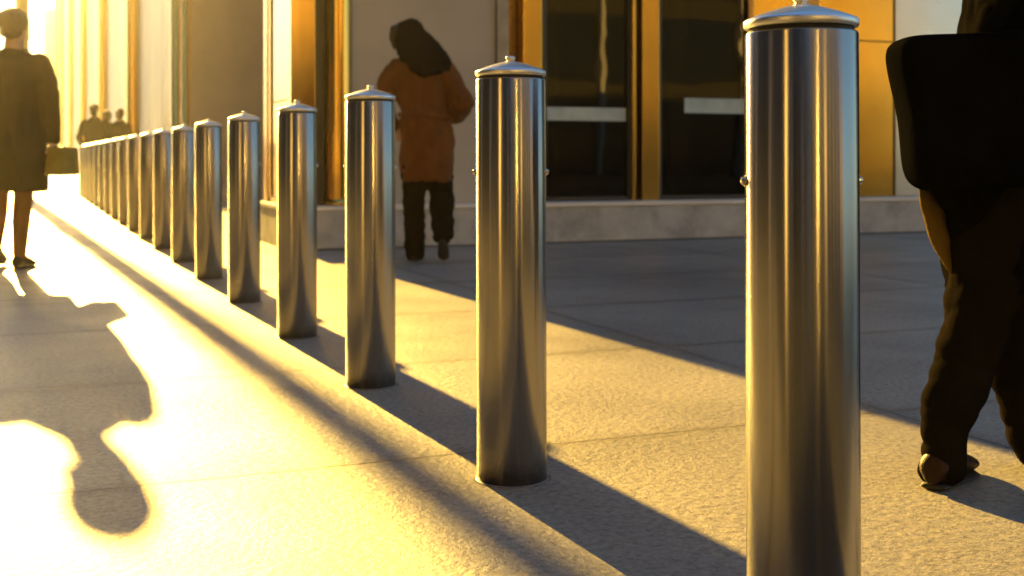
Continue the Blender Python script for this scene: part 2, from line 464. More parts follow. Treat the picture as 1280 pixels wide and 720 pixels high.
# rounded corner column with its base ring
cc = lathe(bmesh.new(), [(0.10, 0.405), (0.10, HB - 0.02)], 48, 1.345 - OX, YF - 0.06 - OY)
co_ = obj('corner_column', cc, M['gold'], FB, smooth=True)
cb = lathe(bmesh.new(), [(0.0, 0.352), (0.118, 0.352), (0.122, 0.36), (0.122, 0.378), (0.112, 0.386), (0.108, 0.404), (0.0, 0.405)], 48, 1.345 - OX, YF - 0.06 - OY)
obj('column_base', cb, M['gold'], co_, smooth=True)
fb('jamb', 1.452, 1.468, YF - 0.02, YF + 0.1, 0.352, HB, 'dark')
fb('jamb', 1.16, 1.235, YF - 0.02, YF + 0.12, 0.352, HB, 'dark')
# short return wall at the corner
fb('jamb', 0.955, 1.155, YF - 0.04, YF + 0.08, 0.352, HB, 'gold')
sw = fb('window_frame', 0.96, 1.01, YF + 0.085, YF + 0.86, 0.352, 0.40, 'bronze')
fb('brass_panel', 0.975, 1.0, YF + 0.09, YF + 0.80, 0.402, 1.22, 'goldpanel')
fb('brass_panel', 0.975, 1.0, YF + 0.09, YF + 0.80, 1.23, HB, 'goldpanel')
fb('jamb', 0.96, 1.16, YF + 0.865, YF + 0.96, 0.402, HB, 'gold')
fb('jamb', 0.95, 1.16, YF + 0.965, YF + 1.13, 0.352, HB, 'bronze')
# body: back wall, dark lobby, roof
fb('back_wall', 1.9, XR, YF + 4.4, YF + 4.6, 0.0, HB, 'inside', None, 0)
fb('side_wall', 1.16, 1.90, YF + 1.0, YF + 1.13, 0.352, HB, 'panel', None, 0)
fb('side_wall', 1.84, 1.90, YF + 1.14, YF + 4.4, 0.0, HB, 'panel', None, 0)
fb('side_wall', XR - 0.1, XR, YF + 0.3, YF + 4.4, 0.0, HB, 'panel', None, 0)
fb('lobby_floor', 1.91, XR - 0.11, YF + 1.18, YF + 4.39, 0.30, 0.34, 'carpet', None, 0)
fb('lobby_ceiling', 1.92, XR - 0.12, YF + 0.2, YF + 4.38, 3.2, 3.3, 'inside', None, 0)
fb('roof', 0.9, XR + 0.05, YF - 0.1, YF + 1.2, HB + 0.002, HB + 0.3, 'roof')
fb('roof', 1.8, XR + 0.05, YF + 1.203, YF + 4.65, HB + 0.002, HB + 0.3, 'roof')
for x_, y_, r_ in ((3.72, YF + 0.9, 0.055), (3.40, YF + 1.3, 0.05), (5.25, YF + 1.2, 0.12)):
    ic = lathe(bmesh.new(), [(r_, 0.352), (r_, 3.19)], 24, x_ - OX, y_ - OY)
    obj('lobby_column', ic, M['gold'], FB, smooth=True)

# ------------------------------------------------------------------ long building along the row (left, far)
AX, AY = 1.25, 18.8
LBd = empty('panelled_building', (AX, AY, 0))
tag(LBd, 'long taupe panelled building with brass columns running far back into the sun glare', 'building')
def lb(name, x0, x1, y0, y1, z0, z1, mat, parent=None, bev=0.006):
    return obj(name, boxm(x0 - AX, x1 - AX, y0 - AY, y1 - AY, z0, z1, bev), M[mat], parent or LBd)
HL = 17.0
lb('plinth', 1.20, 9.0, 18.55, 19.3, 0, 0.36, 'plinth')
lb('plinth', 1.20, 1.6, 19.31, 98.0, 0, 0.36, 'plinth')
# wall across (facing the camera)
lb('wall_panel', 1.62, 2.95, 18.8, 18.95, 0.362, HL, 'panel')
lb('jamb', 2.955, 3.02, 18.76, 18.95, 1.3, HL, 'gold')
lb('jamb', 3.025, 3.06, 18.76, 18.95, 0.362, HL, 'dark')
lb('brass_panel', 3.065, 3.55, 18.82, 18.95, 0.362, HL, 'bronze')
lb('jamb', 3.555, 3.62, 18.76, 18.95, 0.362, HL, 'gold')
lb('wall_panel', 3.625, 9.0, 18.8, 18.95, 0.362, HL, 'panel')
lb('core_wall', 1.8, 9.0, 18.96, 98.0, 0.0, HL, 'panel', None, 0)
lb('roof', 1.15, 9.1, 18.7, 98.1, HL + 0.002, HL + 0.25, 'roof')
# round brass columns
def lcol(x, y, r):
    c = lathe(bmesh.new(), [(r + 0.02, 0.362), (r + 0.02, 0.40), (r, 0.405), (r, HL)], 32, x - AX, y - AY)
    obj('column', c, M['gold'], LBd, smooth=True)
lcol(1.36, 18.72, 0.075); lcol(1.52, 18.72, 0.055)
CY = [18.95, 27.0, 38.5, 52.0, 67.0, 84.0, 97.5]
for a, b_ in zip(CY, CY[1:]):
    n = max(2, round((b_ - a) / 3.2))
    st = (b_ - a) / n
    for k in range(n):
        lb('wall_panel', 1.45, 1.55, a + st * k + 0.02, a + st * (k + 1) - 0.02, 0.362, HL, 'panel')
for y in CY[1:]:
    c = lathe(bmesh.new(), [(0.15, 0.362), (0.15, HL)], 32, 1.33 - AX, y - AY)
    obj('column', c, M['gold'], LBd, smooth=True)
    lb('jamb', 1.40, 1.449, y + 0.2, y + 0.75, 0.362, HL, 'bronze')

# ------------------------------------------------------------------ unseen street side, added and shaped for reflections and shade
def block(name, label, x0, x1, y0, y1, h, face, piers, wall, pier, glassm, storey=3.4, ph=5.0, pd=0.3, pz=0.0):
    root = empty(name, ((x0 + x1) / 2, (y0 + y1) / 2, 0))
    tag(root, label, 'building')
    ox, oy = root.location.x, root.location.y
    obj('wall', boxm(x0 - ox, x1 - ox, y0 - oy, y1 - oy, 0, h), M[wall], root)
    for a, b_ in piers:
        if face == '+y': bm_ = boxm(a - ox, b_ - ox, y1 - oy + 0.002, y1 - oy + pd, pz, ph, 0.01)
        else: bm_ = boxm(x1 - ox + 0.002, x1 - ox + pd, a - oy, b_ - oy, pz, ph, 0.01)
        obj('pier', bm_, M[pier], root)
    for (a, a1), (b0, b_) in zip(piers, piers[1:]):
        z = 0.4
        while z + 2.6 < h:
            if face == '+y': bm_ = boxm(a1 + 0.04 - ox, b0 - 0.04 - ox, y1 - oy + 0.003, y1 - oy + 0.06, z, z + 2.6)
            else: bm_ = boxm(x1 - ox + 0.003, x1 - ox + 0.06, a1 + 0.04 - oy, b0 - 0.04 - oy, z, z + 2.6)
            obj('window', bm_, M[glassm], root)
            z += storey
    obj('parapet', boxm(x0 - ox - 0.1, x1 - ox + 0.1, y0 - oy - 0.1, y1 - oy + 0.62, h + 0.002, h + 0.5), M['brown'], root)
    return root
block('added_stone_building', 'unseen dark stone building behind the viewpoint, pale piers added for streaks in the steel', -16, 27, -40, -26, 26, '+y',
      [(-15.9, -15.4), (-10.0, -7.4), (-2.6, -1.8), (5.0, 7.0), (10.5, 10.7), (15, 15.2), (20, 20.2), (26.6, 26.9)], 'brown', 'cream', 'shopglass', 3.4, 11.0, 0.4)  # unseen; piers sized and placed to reflect as bright streaks in the bollards
block('added_pale_building', 'unseen stone building behind the viewpoint, added to be reflected in the brass panels', 27.3, 35.8, -40, -26.5, 18, '+y',
      [(27.4, 31.2), (32.0, 35.7)], 'brown', 'tan', 'shopglass', 3.4, 9.0, 0.4, 3.6)  # unseen, added for the brass reflection; piers start high to keep its foot dark
BK = block('added_dark_building', 'unseen dark brown building across the street, added for dark bands and streaks in the steel', -20, -8.5, -19, 30, 26, '+x',
      [(-18.9, -18.2), (-12.5, -12), (-6.6, -6.2), (0.4, 0.8), (8, 8.4), (16, 16.6), (29.3, 29.9)], 'brown', 'cream', 'shopglass', 3.4, 7.0, 1.1)  # unseen; darkens the steel's left side, cuts sky light, piers give streaks

obj('streak_wall', boxm(-8.49 + 14.25, -5.7 + 14.25, -4.2 - 5.5, -3.8 - 5.5, 0, 6.5, 0.01), M['cream'], BK)  # unseen wall added only for one more bright streak in the steel
rd = bmesh.new(); bmesh.ops.create_grid(rd, x_segments=8, y_segments=8, size=1.0)  # unseen asphalt sheet added so the bollards reflect dark ground, not lit paving
for v in rd.verts: v.co = Vector((v.co.x * 55, v.co.y * 12.35 - 13.60, 0.004))
tag(obj('added_road', rd, M['asphalt']), None, None, None, 'structure')
# ------------------------------------------------------------------ lamp post far down the row
LP = empty('lamp_post', (-1.08, 22.0, 0))
tag(LP, 'tall dark street lamp post far down the pavement, left of the bollard row', 'street lamp')
obj('pole', lathe(bmesh.new(), [(0.0, 0.0), (0.15, 0.0), (0.15, 0.5), (0.125, 0.56), (0.12, 3.0), (0.11, 8.0), (0.0, 8.0)], 24), M['post'], LP, smooth=True)
ar = sweep(bmesh.new(), [(0, 0, 7.8), (-0.3, 0, 8.25), (-0.9, 0, 8.4), (-1.4, 0, 8.42)], [0.05, 0.045, 0.04, 0.035], 12)
arm = obj('lamp_arm', ar, M['post'], LP, smooth=True)
hd = bmesh.new(); ell(hd, (-1.65, 0, 8.40), (0.36, 0.14, 0.07))
lh = obj('lamp_head', hd, M['post'], arm, smooth=True)
ln = bmesh.new(); ell(ln, (-1.68, 0, 8.355), (0.24, 0.10, 0.05)); obj('lamp_lens', ln, M['lens'], lh, smooth=True)
obj('control_box', boxm(-0.13, 0.13, -0.20, -0.09, 2.95, 3.35, 0.02), M['post'], LP)

# far end of the street
FE = empty('end_building', (5.0, 190.0, 0))
tag(FE, 'hazy tall building closing the far end of the street', 'building')
obj('wall', boxm(-3.2, 20, -8, 8, 0, 22, 0.05), M['brown'], FE)
wb = 0
for z in range(1, 5):
    for k in range(5):
        obj('window', boxm(-2.6 + k * 4.4, 0.6 + k * 4.4, -8.06, -8.003, z * 3.6, z * 3.6 + 2.3), M['shopglass'], FE)

# ------------------------------------------------------------------ people (local frame: +x right of the camera's view, +y away from it)
def person(name_label, X, Y, group=None):
    o = empty('person', w2(X, Y), -HEAD)
    return tag(o, name_label, 'person', group)
def head_shapes(bm, c, yaw=0.0, s=1.0, pitch=0.0):
    """c = centre of the head; the face looks along local +y when yaw = 0"""
    rot = Matrix.Rotation(yaw, 3, 'Z') @ Matrix.Rotation(pitch, 3, 'X')
    C = Vector(c)
    def P(x, y, z): return C + rot @ Vector((x * s, y * s, z * s))
    ell(bm, P(0, -0.008, 0.02), (0.075 * s, 0.095 * s, 0.098 * s), rot)
    ell(bm, P(0, 0.028, -0.045), (0.058 * s, 0.064 * s, 0.070 * s), rot)
    ell(bm, P(0, 0.060, -0.088), (0.026 * s, 0.022 * s, 0.020 * s), rot)
    sweep(bm, [P(0, 0.086, 0.022), P(0, 0.104, -0.012), P(0, 0.108, -0.026)], [0.009 * s, 0.012 * s, 0.015 * s], 10)
    for sx in (-1, 1):
        ell(bm, P(sx * 0.031, 0.080, 0.030), (0.022 * s, 0.012 * s, 0.008 * s), rot, 12)      # brow
        ell(bm, P(sx * 0.031, 0.078, 0.010), (0.0135 * s, 0.012 * s, 0.010 * s), rot, 12)     # eye
        ell(bm, P(sx * 0.040, 0.062, -0.022), (0.022 * s, 0.022 * s, 0.020 * s), rot, 12)     # cheek
        ell(bm, P(sx * 0.077, -0.005, 0.002), (0.010 * s, 0.020 * s, 0.032 * s), rot, 12)     # ear
    ell(bm, P(0, 0.088, -0.050), (0.024 * s, 0.012 * s, 0.007 * s), rot, 12)
    ell(bm, P(0, 0.086, -0.062), (0.020 * s, 0.012 * s, 0.008 * s), rot, 12)
    return rot
def hand_shapes(bm, wrist, d, palm_n, s=1.0, curl=0.5, side=1):
    """wrist -> fingers along d; palm_n = direction the palm faces; five separate fingers"""
    W = Vector(wrist); d = Vector(d).normalized(); n = Vector(palm_n); n = (n - d * n.dot(d)).normalized()
    a = d.cross(n) * side
    sweep(bm, [W - d * 0.02, W + d * 0.02, W + d * 0.06, W + d * 0.088], [(0.023 * s, 0.017 * s), (0.030 * s, 0.016 * s), (0.039 * s, 0.015 * s), (0.037 * s, 0.013 * s)], 16, up=a)
    for k, (off, ln) in enumerate(((-0.030, 0.068), (-0.0105, 0.078), (0.0095, 0.072), (0.0285, 0.056))):
        p = W + d * 0.085 + a * off * s
        pts, dirv, ang = [p - d * 0.02], d.copy(), 0.0
        for f in (0.45, 0.31, 0.24):
            ang += curl * (0.9 + 0.12 * k)
            dirv = (d * math.cos(ang) + n * math.sin(ang))
            p = p + dirv * ln * f * s * 1.05
            pts.append(p.copy())
        sweep(bm, [pts[0], W + d * 0.085 + a * off * s] + pts[1:], [0.0088 * s, 0.0092 * s, 0.0084 * s, 0.0078 * s, 0.0068 * s], 10)
    b = W + d * 0.022 - a * 0.024 * s
    t1 = b + (d * 0.55 - a * 0.75 + n * 0.35).normalized() * 0.040 * s
    t2 = t1 + (d * 0.85 - a * 0.35 + n * 0.4).normalized() * 0.030 * s
    t3 = t2 + (d * 0.95 + n * 0.35).normalized() * 0.022 * s
    sweep(bm, [b, t1, t2, t3], [0.014 * s, 0.0115 * s, 0.0095 * s, 0.008 * s], 10)

def shoe(name, heel, toe, mat, parent, w=0.044, h=0.085, heelh=0.02):
    """heel and toe = points on the sole"""
    Hh, T = Vector(heel), Vector(toe)
    d = (T - Hh).normalized(); L_ = (T - Hh).length
    up = Vector((0, 0, 1)); up = (up - d * up.dot(d)).normalized()
    rows = [(-0.035, 0.30, 0.42), (-0.015, 0.56, 0.62), (0.02, 0.74, 0.74), (0.12, 0.86, 0.84), (0.30, 0.80, 0.95), (0.45, 0.86, 0.72), (0.62, 1.0, 0.55), (0.80, 0.98, 0.44), (0.93, 0.72, 0.34), (1.0, 0.35, 0.22)]
    b = bmesh.new()
    sd = d.cross(up)
    rings = []
    for f, ww, hh in rows:
        c = Hh + d * L_ * f
        ring = []
        for k in range(18):
            a = 2 * PI * k / 18
            u, v = math.cos(a), math.sin(a)
            v2 = (v * 0.5 + 0.5)
            sq = 1 - 0.25 * max(0, v)
            ring.append(b.verts.new(c + sd * u * w * ww * sq + up * (v2 ** 0.8) * h * hh * 1.25))
        rings.append(ring)
    for a_, c_ in zip(rings, rings[1:]):
        for k in range(18): b.faces.new((a_[k], a_[(k + 1) % 18], c_[(k + 1) % 18], c_[k]))
    b.faces.new(list(reversed(rings[0]))); b.faces.new(rings[-1])
    o = fuse(name, b, 0.006, M[mat], parent, 3)
    s = bmesh.new()
    sweep(s, [Hh - up * 0.004 + d * 0.012, Hh - up * 0.004 + d * L_ * 0.3, Hh - up * 0.004 + d * L_ * 0.62, Hh - up * 0.004 + d * L_ * 0.85, Hh - up * 0.004 + d * (L_ - 0.012)],
          [(w * 0.72, 0.009), (w * 0.80, 0.009), (w * 1.02, 0.008), (w * 0.92, 0.008), (w * 0.45, 0.007)], 16, up=sd)
    obj('sole', s, M['groove'], o, smooth=True)
    return o

# ---- woman in the brown coat (about 8.6 m away, 174 px per metre)
def woman_centre():
    k = 174.4
    def q(px, py, dy=0.0): return ((px - 530) / k, dy, 0.75 + (196 - py) / k)
    Pn = person('woman seen from behind in a brown coat and black headscarf, walking past the plinth', (530 - 640) / 1500 * 8.6, 8.6)
    hx, hy, hz = q(513, 47)
    # body
    b = bmesh.new()
    head_shapes(b, (hx, 0.05, hz), 0.35)
    sweep(b, [(hx + 0.01, 0.02, hz - 0.06), (-0.03, 0.0, 1.42)], [0.055, 0.065], 16)
    loft(b, [(0.82, 0.02, 0, 0.15, 0.10), (0.92, 0.02, 0, 0.165, 0.115), (1.08, 0.0, 0, 0.13, 0.095), (1.28, -0.02, 0, 0.16, 0.11), (1.40, -0.02, 0, 0.15, 0.08), (1.46, -0.02, 0, 0.07, 0.06)])
    ls, rs = (-0.20, 0.0, 1.39), (0.14, 0.0, 1.39)
    le, re = (-0.29, -0.02, 1.12), (0.27, -0.04, 1.11)
    lw, rw = (-0.22, 0.16, 0.98), (0.12, 0.16, 1.02)
    for s_, e_, w_, sd in ((ls, le, lw, -1), (rs, re, rw, 1)):
        sweep(b, [s_, e_, w_], [0.048, 0.040, 0.026], 14)
        hand_shapes(b, w_, Vector(w_) - Vector(e_), (0, 0, -1), 0.95, 0.45, sd)
    lk, la = (-0.075, 0.02, 0.48), (-0.065, 0.06, 0.09)
    rk, ra = (0.125, 0.04, 0.47), (0.14, -0.12, 0.17)
    sweep(b, [(-0.06, 0, 0.86), lk, la], [0.085, 0.058, 0.038], 16)
    sweep(b, [(0.10, 0, 0.86), rk, ra], [0.085, 0.058, 0.038], 16)
    sweep(b, [la, (-0.07, 0.16, 0.045)], [0.036, 0.03], 12)
    sweep(b, [ra, (0.14, 0.0, 0.06)], [0.036, 0.03], 12)
    fuse('body', b, 0.010, M['skin'], Pn, 3)
    # coat
    c = bmesh.new()
    loft(c, [(0.575, 0.025, 0.0, 0.185, 0.150), (0.64, 0.025, 0.0, 0.190, 0.155), (0.80, 0.022, 0, 0.192, 0.155), (0.95, 0.015, 0, 0.188, 0.15), (1.08, 0.0, 0, 0.172, 0.135), (1.22, -0.025, 0, 0.190, 0.14), (1.34, -0.035, 0, 0.205, 0.13), (1.41, -0.035, 0, 0.175, 0.10), (1.46, -0.04, 0.01, 0.09, 0.08)], 32)
    sweep(c, [(-0.19, 0, 1.38), (-0.27, -0.01, 1.25), (-0.295, -0.02, 1.11), (-0.26, 0.08, 1.02), (-0.225, 0.14, 0.985)], [0.082, 0.076, 0.070, 0.062, 0.056], 18)
    sweep(c, [(0.12, 0, 1.38), (0.20, -0.01, 1.28), (0.265, -0.035, 1.12), (0.22, 0.05, 1.05), (0.14, 0.13, 1.03)], [0.088, 0.092, 0.086, 0.072, 0.058], 18)
    ct = fuse('coat', c, 0.009, M['brownwool'], Pn, 5, [(7, 7, 3.5, 0.020), (15, 15, 9, 0.009)], 3.1)
    bl = bmesh.new()
    sweep(bl, [(0.205, -0.02, 1.02), (0.10, -0.147, 1.035), (0.0, -0.160, 1.045), (-0.10, -0.148, 1.05), (-0.18, -0.03, 1.05)], [(0.018, 0.006)] * 5, 10, up=(0, 0, 1))
    obj('belt', bl, M['brownwool'], ct, smooth=True)
    # headscarf and the hair in front
    h = bmesh.new()
    ell(h, (hx + 0.005, 0.035, hz + 0.02), (0.105, 0.125, 0.128))
    sweep(h, [(hx + 0.02, 0.0, hz), (hx + 0.06, -0.04, 1.52), (0.05, -0.09, 1.42), (0.07, -0.12, 1.35)], [(0.112, 0.10), (0.145, 0.09), (0.150, 0.06), (0.105, 0.035)], 20, up=(1, 0, 0))
    sweep(h, [(hx - 0.03, 0.0, hz - 0.03), (-0.10, -0.03, 1.47), (0.02, -0.07, 1.43), (0.13, -0.06, 1.42)], [0.09, 0.085, 0.09, 0.075], 16)
    sweep(h, [(0.10, -0.06, 1.46), (0.155, -0.06, 1.40), (0.17, -0.05, 1.36)], [0.07, 0.055, 0.03], 14)
    fuse('headscarf', h, 0.009, M['scarf'], Pn, 4, [(6, 6, 4, 0.010), (20, 20, 9, 0.005)], 1.7)
    f = bmesh.new()
    sweep(f, [(hx - 0.07, 0.12, hz + 0.10), (hx - 0.125, 0.10, hz + 0.07), (hx - 0.135, 0.09, hz + 0.0), (hx - 0.12, 0.09, hz - 0.06)], [0.03, 0.035, 0.028, 0.018], 12)
    fuse('hair', f, 0.008, M['hair'], Pn, 3, [(30, 30, 8, 0.006)])
    # trousers, shoes
    t = bmesh.new()
    sweep(t, [(-0.055, 0, 0.80), (-0.075, 0.02, 0.48), (-0.07, 0.05, 0.16), (-0.068, 0.055, 0.07)], [0.105, 0.085, 0.078, 0.076], 18)
    sweep(t, [(0.10, 0, 0.80), (0.125, 0.03, 0.48), (0.138, -0.06, 0.28), (0.142, -0.105, 0.20)], [0.108, 0.088, 0.078, 0.074], 18)
    fuse('trousers', t, 0.009, M['blackcloth'], Pn, 4, [(8, 8, 14, 0.012)], 5.0)
    shoe('shoe', (-0.075, 0.0, 0.008), (-0.055, 0.25, 0.008), 'leather', Pn)
    shoe('shoe', (0.142, -0.17, 0.165), (0.145, -0.04, 0.012), 'leatherb', Pn, 0.042, 0.065)
    # thin shoulder bag strap
    return Pn
woman_centre()

# ---- backlit person on the left (about 8.1 m away, 185 px per metre)
def person_left():
    k = 185.4
    cx = 15
    def q(px, py, dy=0.0): return ((px - cx) / k, dy, 0.75 + (196 - py) / k)
    Pn = person('backlit short-haired person in a dark knee-length coat walking on the sunny pavement', (cx - 640) / 1500 * 8.09, 8.09)
    b = bmesh.new()
    head_shapes(b, (0.015, 0.02, 1.625), 0.1)
    sweep(b, [(0.015, 0.0, 1.58), (0.01, -0.005, 1.42)], [0.056, 0.066], 16)
    loft(b, [(0.82, 0, 0, 0.15, 0.10), (0.92, 0, 0, 0.165, 0.115), (1.08, 0, 0, 0.135, 0.095), (1.28, 0, 0, 0.17, 0.11), (1.40, 0, 0, 0.16, 0.08), (1.46, 0, 0, 0.07, 0.06)])
    rs, re, rw = (0.20, 0, 1.38), (0.265, -0.02, 1.10), (0.268, 0.04, 0.86)
    ls, le, lw = (-0.20, 0, 1.38), (-0.27, -0.03, 1.10), (-0.26, -0.06, 0.86)
    sweep(b, [rs, re, rw], [0.05, 0.042, 0.027], 14); hand_shapes(b, rw, (0.02, 0.02, -1), (-1, 0, 0), 0.95, 0.75, 1)
    sweep(b, [ls, le, lw], [0.05, 0.042, 0.027], 14); hand_shapes(b, lw, (0, 0, -1), (1, 0, 0), 0.95, 0.35, 1)
    sweep(b, [(0.08, 0, 0.86), (0.085, -0.02, 0.47), (0.082, -0.05, 0.33), (0.075, -0.06, 0.09)], [0.085, 0.056, 0.055, 0.036], 16)
    sweep(b, [(-0.08, 0, 0.86), (-0.125, 0.09, 0.48), (-0.13, 0.08, 0.33), (-0.135, 0.05, 0.15)], [0.085, 0.056, 0.055, 0.036], 16)
    sweep(b, [(0.075, -0.06, 0.08), (0.095, 0.06, 0.035)], [0.035, 0.03], 12)
    sweep(b, [(-0.135, 0.05, 0.14), (-0.14, 0.15, 0.05)], [0.035, 0.03], 12)
    fuse('body', b, 0.009, M['skin'], Pn, 3)
    c = bmesh.new()
    loft(c, [(0.52, 0.0, 0.0, 0.235, 0.17), (0.60, 0.0, 0.0, 0.24, 0.17), (0.80, 0, 0, 0.235, 0.165), (0.95, 0, 0, 0.22, 0.15), (1.08, 0, 0, 0.20, 0.14), (1.24, 0, 0, 0.20, 0.14), (1.36, 0, 0, 0.22, 0.125), (1.42, 0, 0, 0.16, 0.10), (1.475, 0.01, 0, 0.085, 0.08)], 32)
    sweep(c, [(0.18, 0, 1.375), (0.245, -0.01, 1.25), (0.266, -0.02, 1.10), (0.27, 0.01, 0.97), (0.27, 0.035, 0.875)], [0.078, 0.070, 0.062, 0.055, 0.050], 18)
    sweep(c, [(-0.18, 0, 1.375), (-0.24, -0.01, 1.25), (-0.272, -0.03, 1.10), (-0.268, -0.05, 0.97), (-0.262, -0.06, 0.875)], [0.078, 0.070, 0.062, 0.055, 0.050], 18)
    fuse('coat', c, 0.009, M['olivecloth'], Pn, 5, [(7, 7, 3, 0.010), (18, 18, 9, 0.004)], 8.2)
    h = bmesh.new()
    ell(h, (0.010, -0.010, 1.662), (0.098, 0.112, 0.094)); ell(h, (0.016, -0.055, 1.59), (0.078, 0.055, 0.055))
    fuse('hair', h, 0.008, M['hairb'], Pn, 3, [(30, 30, 6, 0.006)])
    shoe('shoe', (0.068, -0.12, 0.008), (0.105, 0.12, 0.008), 'leather', Pn)
    shoe('shoe', (-0.135, 0.0, 0.09), (-0.14, 0.20, 0.010), 'leather', Pn)
    tg = bmesh.new()
    sweep(tg, [(0.08, 0, 0.84), (0.085, -0.02, 0.47), (0.082, -0.05, 0.33), (0.075, -0.06, 0.08)], [0.092, 0.063, 0.060, 0.042], 16)
    sweep(tg, [(-0.08, 0, 0.84), (-0.125, 0.09, 0.48), (-0.13, 0.08, 0.33), (-0.135, 0.05, 0.14)], [0.092, 0.063, 0.060, 0.042], 16)
    fuse('tights', tg, 0.009, M['brownwool'], Pn, 3)
    # the bag it carries
    B = empty('handbag', Pn.location + Matrix.Rotation(-HEAD, 3, 'Z') @ Vector((0.318, 0.055, 0.0)), -HEAD)
    tag(B, 'olive handbag hanging from the hand of the backlit person', 'bag')
    bb = boxm(-0.065, 0.07, -0.15, 0.15, 0.625, 0.815, 0.018)
    for v in bb.verts:
        v.co.x *= 1 - 0.25 * (v.co.z - 0.625) / 0.19
        v.co.y += (v.co.z - 0.72) * 0.1
    bg = obj('bag_body', bb, M['canvas'], B, smooth=False)
    hn = bmesh.new()
    sweep(hn, [(0.0, -0.08, 0.81), (-0.025, -0.075, 0.82), (-0.045, -0.045, 0.795 + 0.01), (-0.05, -0.01, 0.79), (-0.045, 0.03, 0.805), (-0.02, 0.08, 0.82), (0.0, 0.085, 0.81)], [0.006] * 7, 10)
    obj('handle', hn, M['leather'], B, smooth=True)
person_left()

# ---- near person on the right, walking out of the picture (about 2.8 m away, 536 px per metre)
def person_right():
    Pn = person('walker in long black jacket and dark trousers, striding past the largest bollard', (1240 - 640) / 1500 * 2.8, 2.8)
    b = bmesh.new()
    head_shapes(b, (0.20, 0.0, 1.60), -PI / 2 + 0.1)
    sweep(b, [(0.185, 0, 1.55), (0.15, 0, 1.41)], [0.056, 0.066], 16)
    loft(b, [(0.84, 0.04, 0, 0.11, 0.15), (0.93, 0.04, 0, 0.125, 0.165), (1.08, 0.07, 0, 0.10, 0.14), (1.26, 0.11, 0, 0.12, 0.17), (1.38, 0.13, 0, 0.09, 0.16), (1.45, 0.14, 0, 0.06, 0.07)])
    # near arm hangs back, far arm swings forward
    ns, ne, nw_ = (0.12, -0.19, 1.38), (0.055, -0.225, 1.15), (0.045, -0.235, 0.985)
    fs, fe, fw = (0.13, 0.19, 1.38), (0.20, 0.23, 1.12), (0.36, 0.20, 1.02)
    sweep(b, [ns, ne, nw_], [0.05, 0.043, 0.028], 14); hand_shapes(b, nw_, (0.10, 0.02, -1), (0.3, 1, 0), 1.0, 0.42, 1)
    sweep(b, [fs, fe, fw], [0.05, 0.043, 0.028], 14); hand_shapes(b, fw, (0.9, 0, -0.3), (0, -1, 0), 1.0, 0.42, -1)
    sweep(b, [(0.03, -0.085, 0.88), (-0.045, -0.09, 0.47), (-0.083, -0.085, 0.33), (-0.140, -0.07, 0.10)], [0.088, 0.056, 0.050, 0.030], 16)
    sweep(b, [(0.05, 0.085, 0.88), (0.07, 0.09, 0.48), (0.085, 0.088, 0.33), (0.155, 0.085, 0.09)], [0.088, 0.058, 0.055, 0.038], 16)
    sweep(b, [(-0.14, -0.07, 0.09), (-0.09, 0.03, 0.045)], [0.028, 0.026], 12)
    sweep(b, [(0.155, 0.085, 0.085), (0.26, 0.085, 0.05)], [0.028, 0.026], 12)
    fuse('body', b, 0.0045, M['skin'], Pn, 3)
    # jacket with a long loose back
    c = bmesh.new()
    loft(c, [(0.44, 0.035, 0.0, 0.135, 0.185), (0.50, 0.04, 0.0, 0.150, 0.20), (0.58, 0.042, 0.0, 0.155, 0.20), (0.70, 0.05, 0.0, 0.165, 0.21), (0.86, 0.055, 0, 0.170, 0.21), (0.98, 0.07, 0, 0.155, 0.20), (1.10, 0.09, 0, 0.145, 0.19), (1.26, 0.115, 0, 0.155, 0.205), (1.37, 0.13, 0, 0.13, 0.20), (1.43, 0.14, 0, 0.10, 0.13), (1.48, 0.15, 0, 0.075, 0.08)], 32)
    sweep(c, [(-0.05, -0.10, 0.84), (-0.085, -0.10, 0.70), (-0.085, -0.09, 0.60)], [(0.10, 0.095), (0.09, 0.085), (0.06, 0.06)], 18, up=(0, 1, 0))
    sweep(c, [(0.12, -0.175, 1.375), (0.09, -0.215, 1.27), (0.055, -0.23, 1.15), (0.045, -0.235, 1.045)], [0.078, 0.072, 0.062, 0.052], 18)
    sweep(c, [(0.13, 0.175, 1.375), (0.165, 0.21, 1.25), (0.205, 0.23, 1.12), (0.30, 0.215, 1.055)], [0.078, 0.072, 0.062, 0.052], 18)
    jk = fuse('jacket', c, 0.007, M['blackcloth'], Pn, 4, [(7, 7, 5, 0.016), (18, 18, 14, 0.007)], 4.4)
    t = bmesh.new()
    sweep(t, [(0.035, -0.08, 0.90), (-0.01, -0.09, 0.64), (-0.045, -0.09, 0.47), (-0.085, -0.085, 0.32), (-0.118, -0.08, 0.21), (-0.138, -0.075, 0.11), (-0.142, -0.07, 0.045)], [0.125, 0.108, 0.088, 0.072, 0.062, 0.054, 0.054], 22)
    sweep(t, [(0.055, 0.08, 0.90), (0.075, 0.09, 0.64), (0.07, 0.09, 0.47), (0.085, 0.088, 0.30), (0.125, 0.085, 0.16), (0.155, 0.085, 0.055)], [0.125, 0.112, 0.098, 0.086, 0.076, 0.070], 22)
    fuse('trousers', t, 0.006, M['trouser'], Pn, 3, [(4, 4, 8, 0.014), (10, 10, 17, 0.006)], 2.6)
    h = bmesh.new()
    ell(h, (0.19, 0, 1.625), (0.108, 0.088, 0.095)); sweep(h, [(0.12, 0, 1.62), (0.10, 0, 1.50), (0.105, 0, 1.40)], [0.075, 0.07, 0.05], 16)
    fuse('hair', h, 0.008, M['hairb'], Pn, 3, [(30, 30, 6, 0.007)])
    shoe('shoe', (-0.18, -0.11, 0.012), (-0.025, 0.07, 0.006), 'leatherb', Pn, 0.042, 0.08)
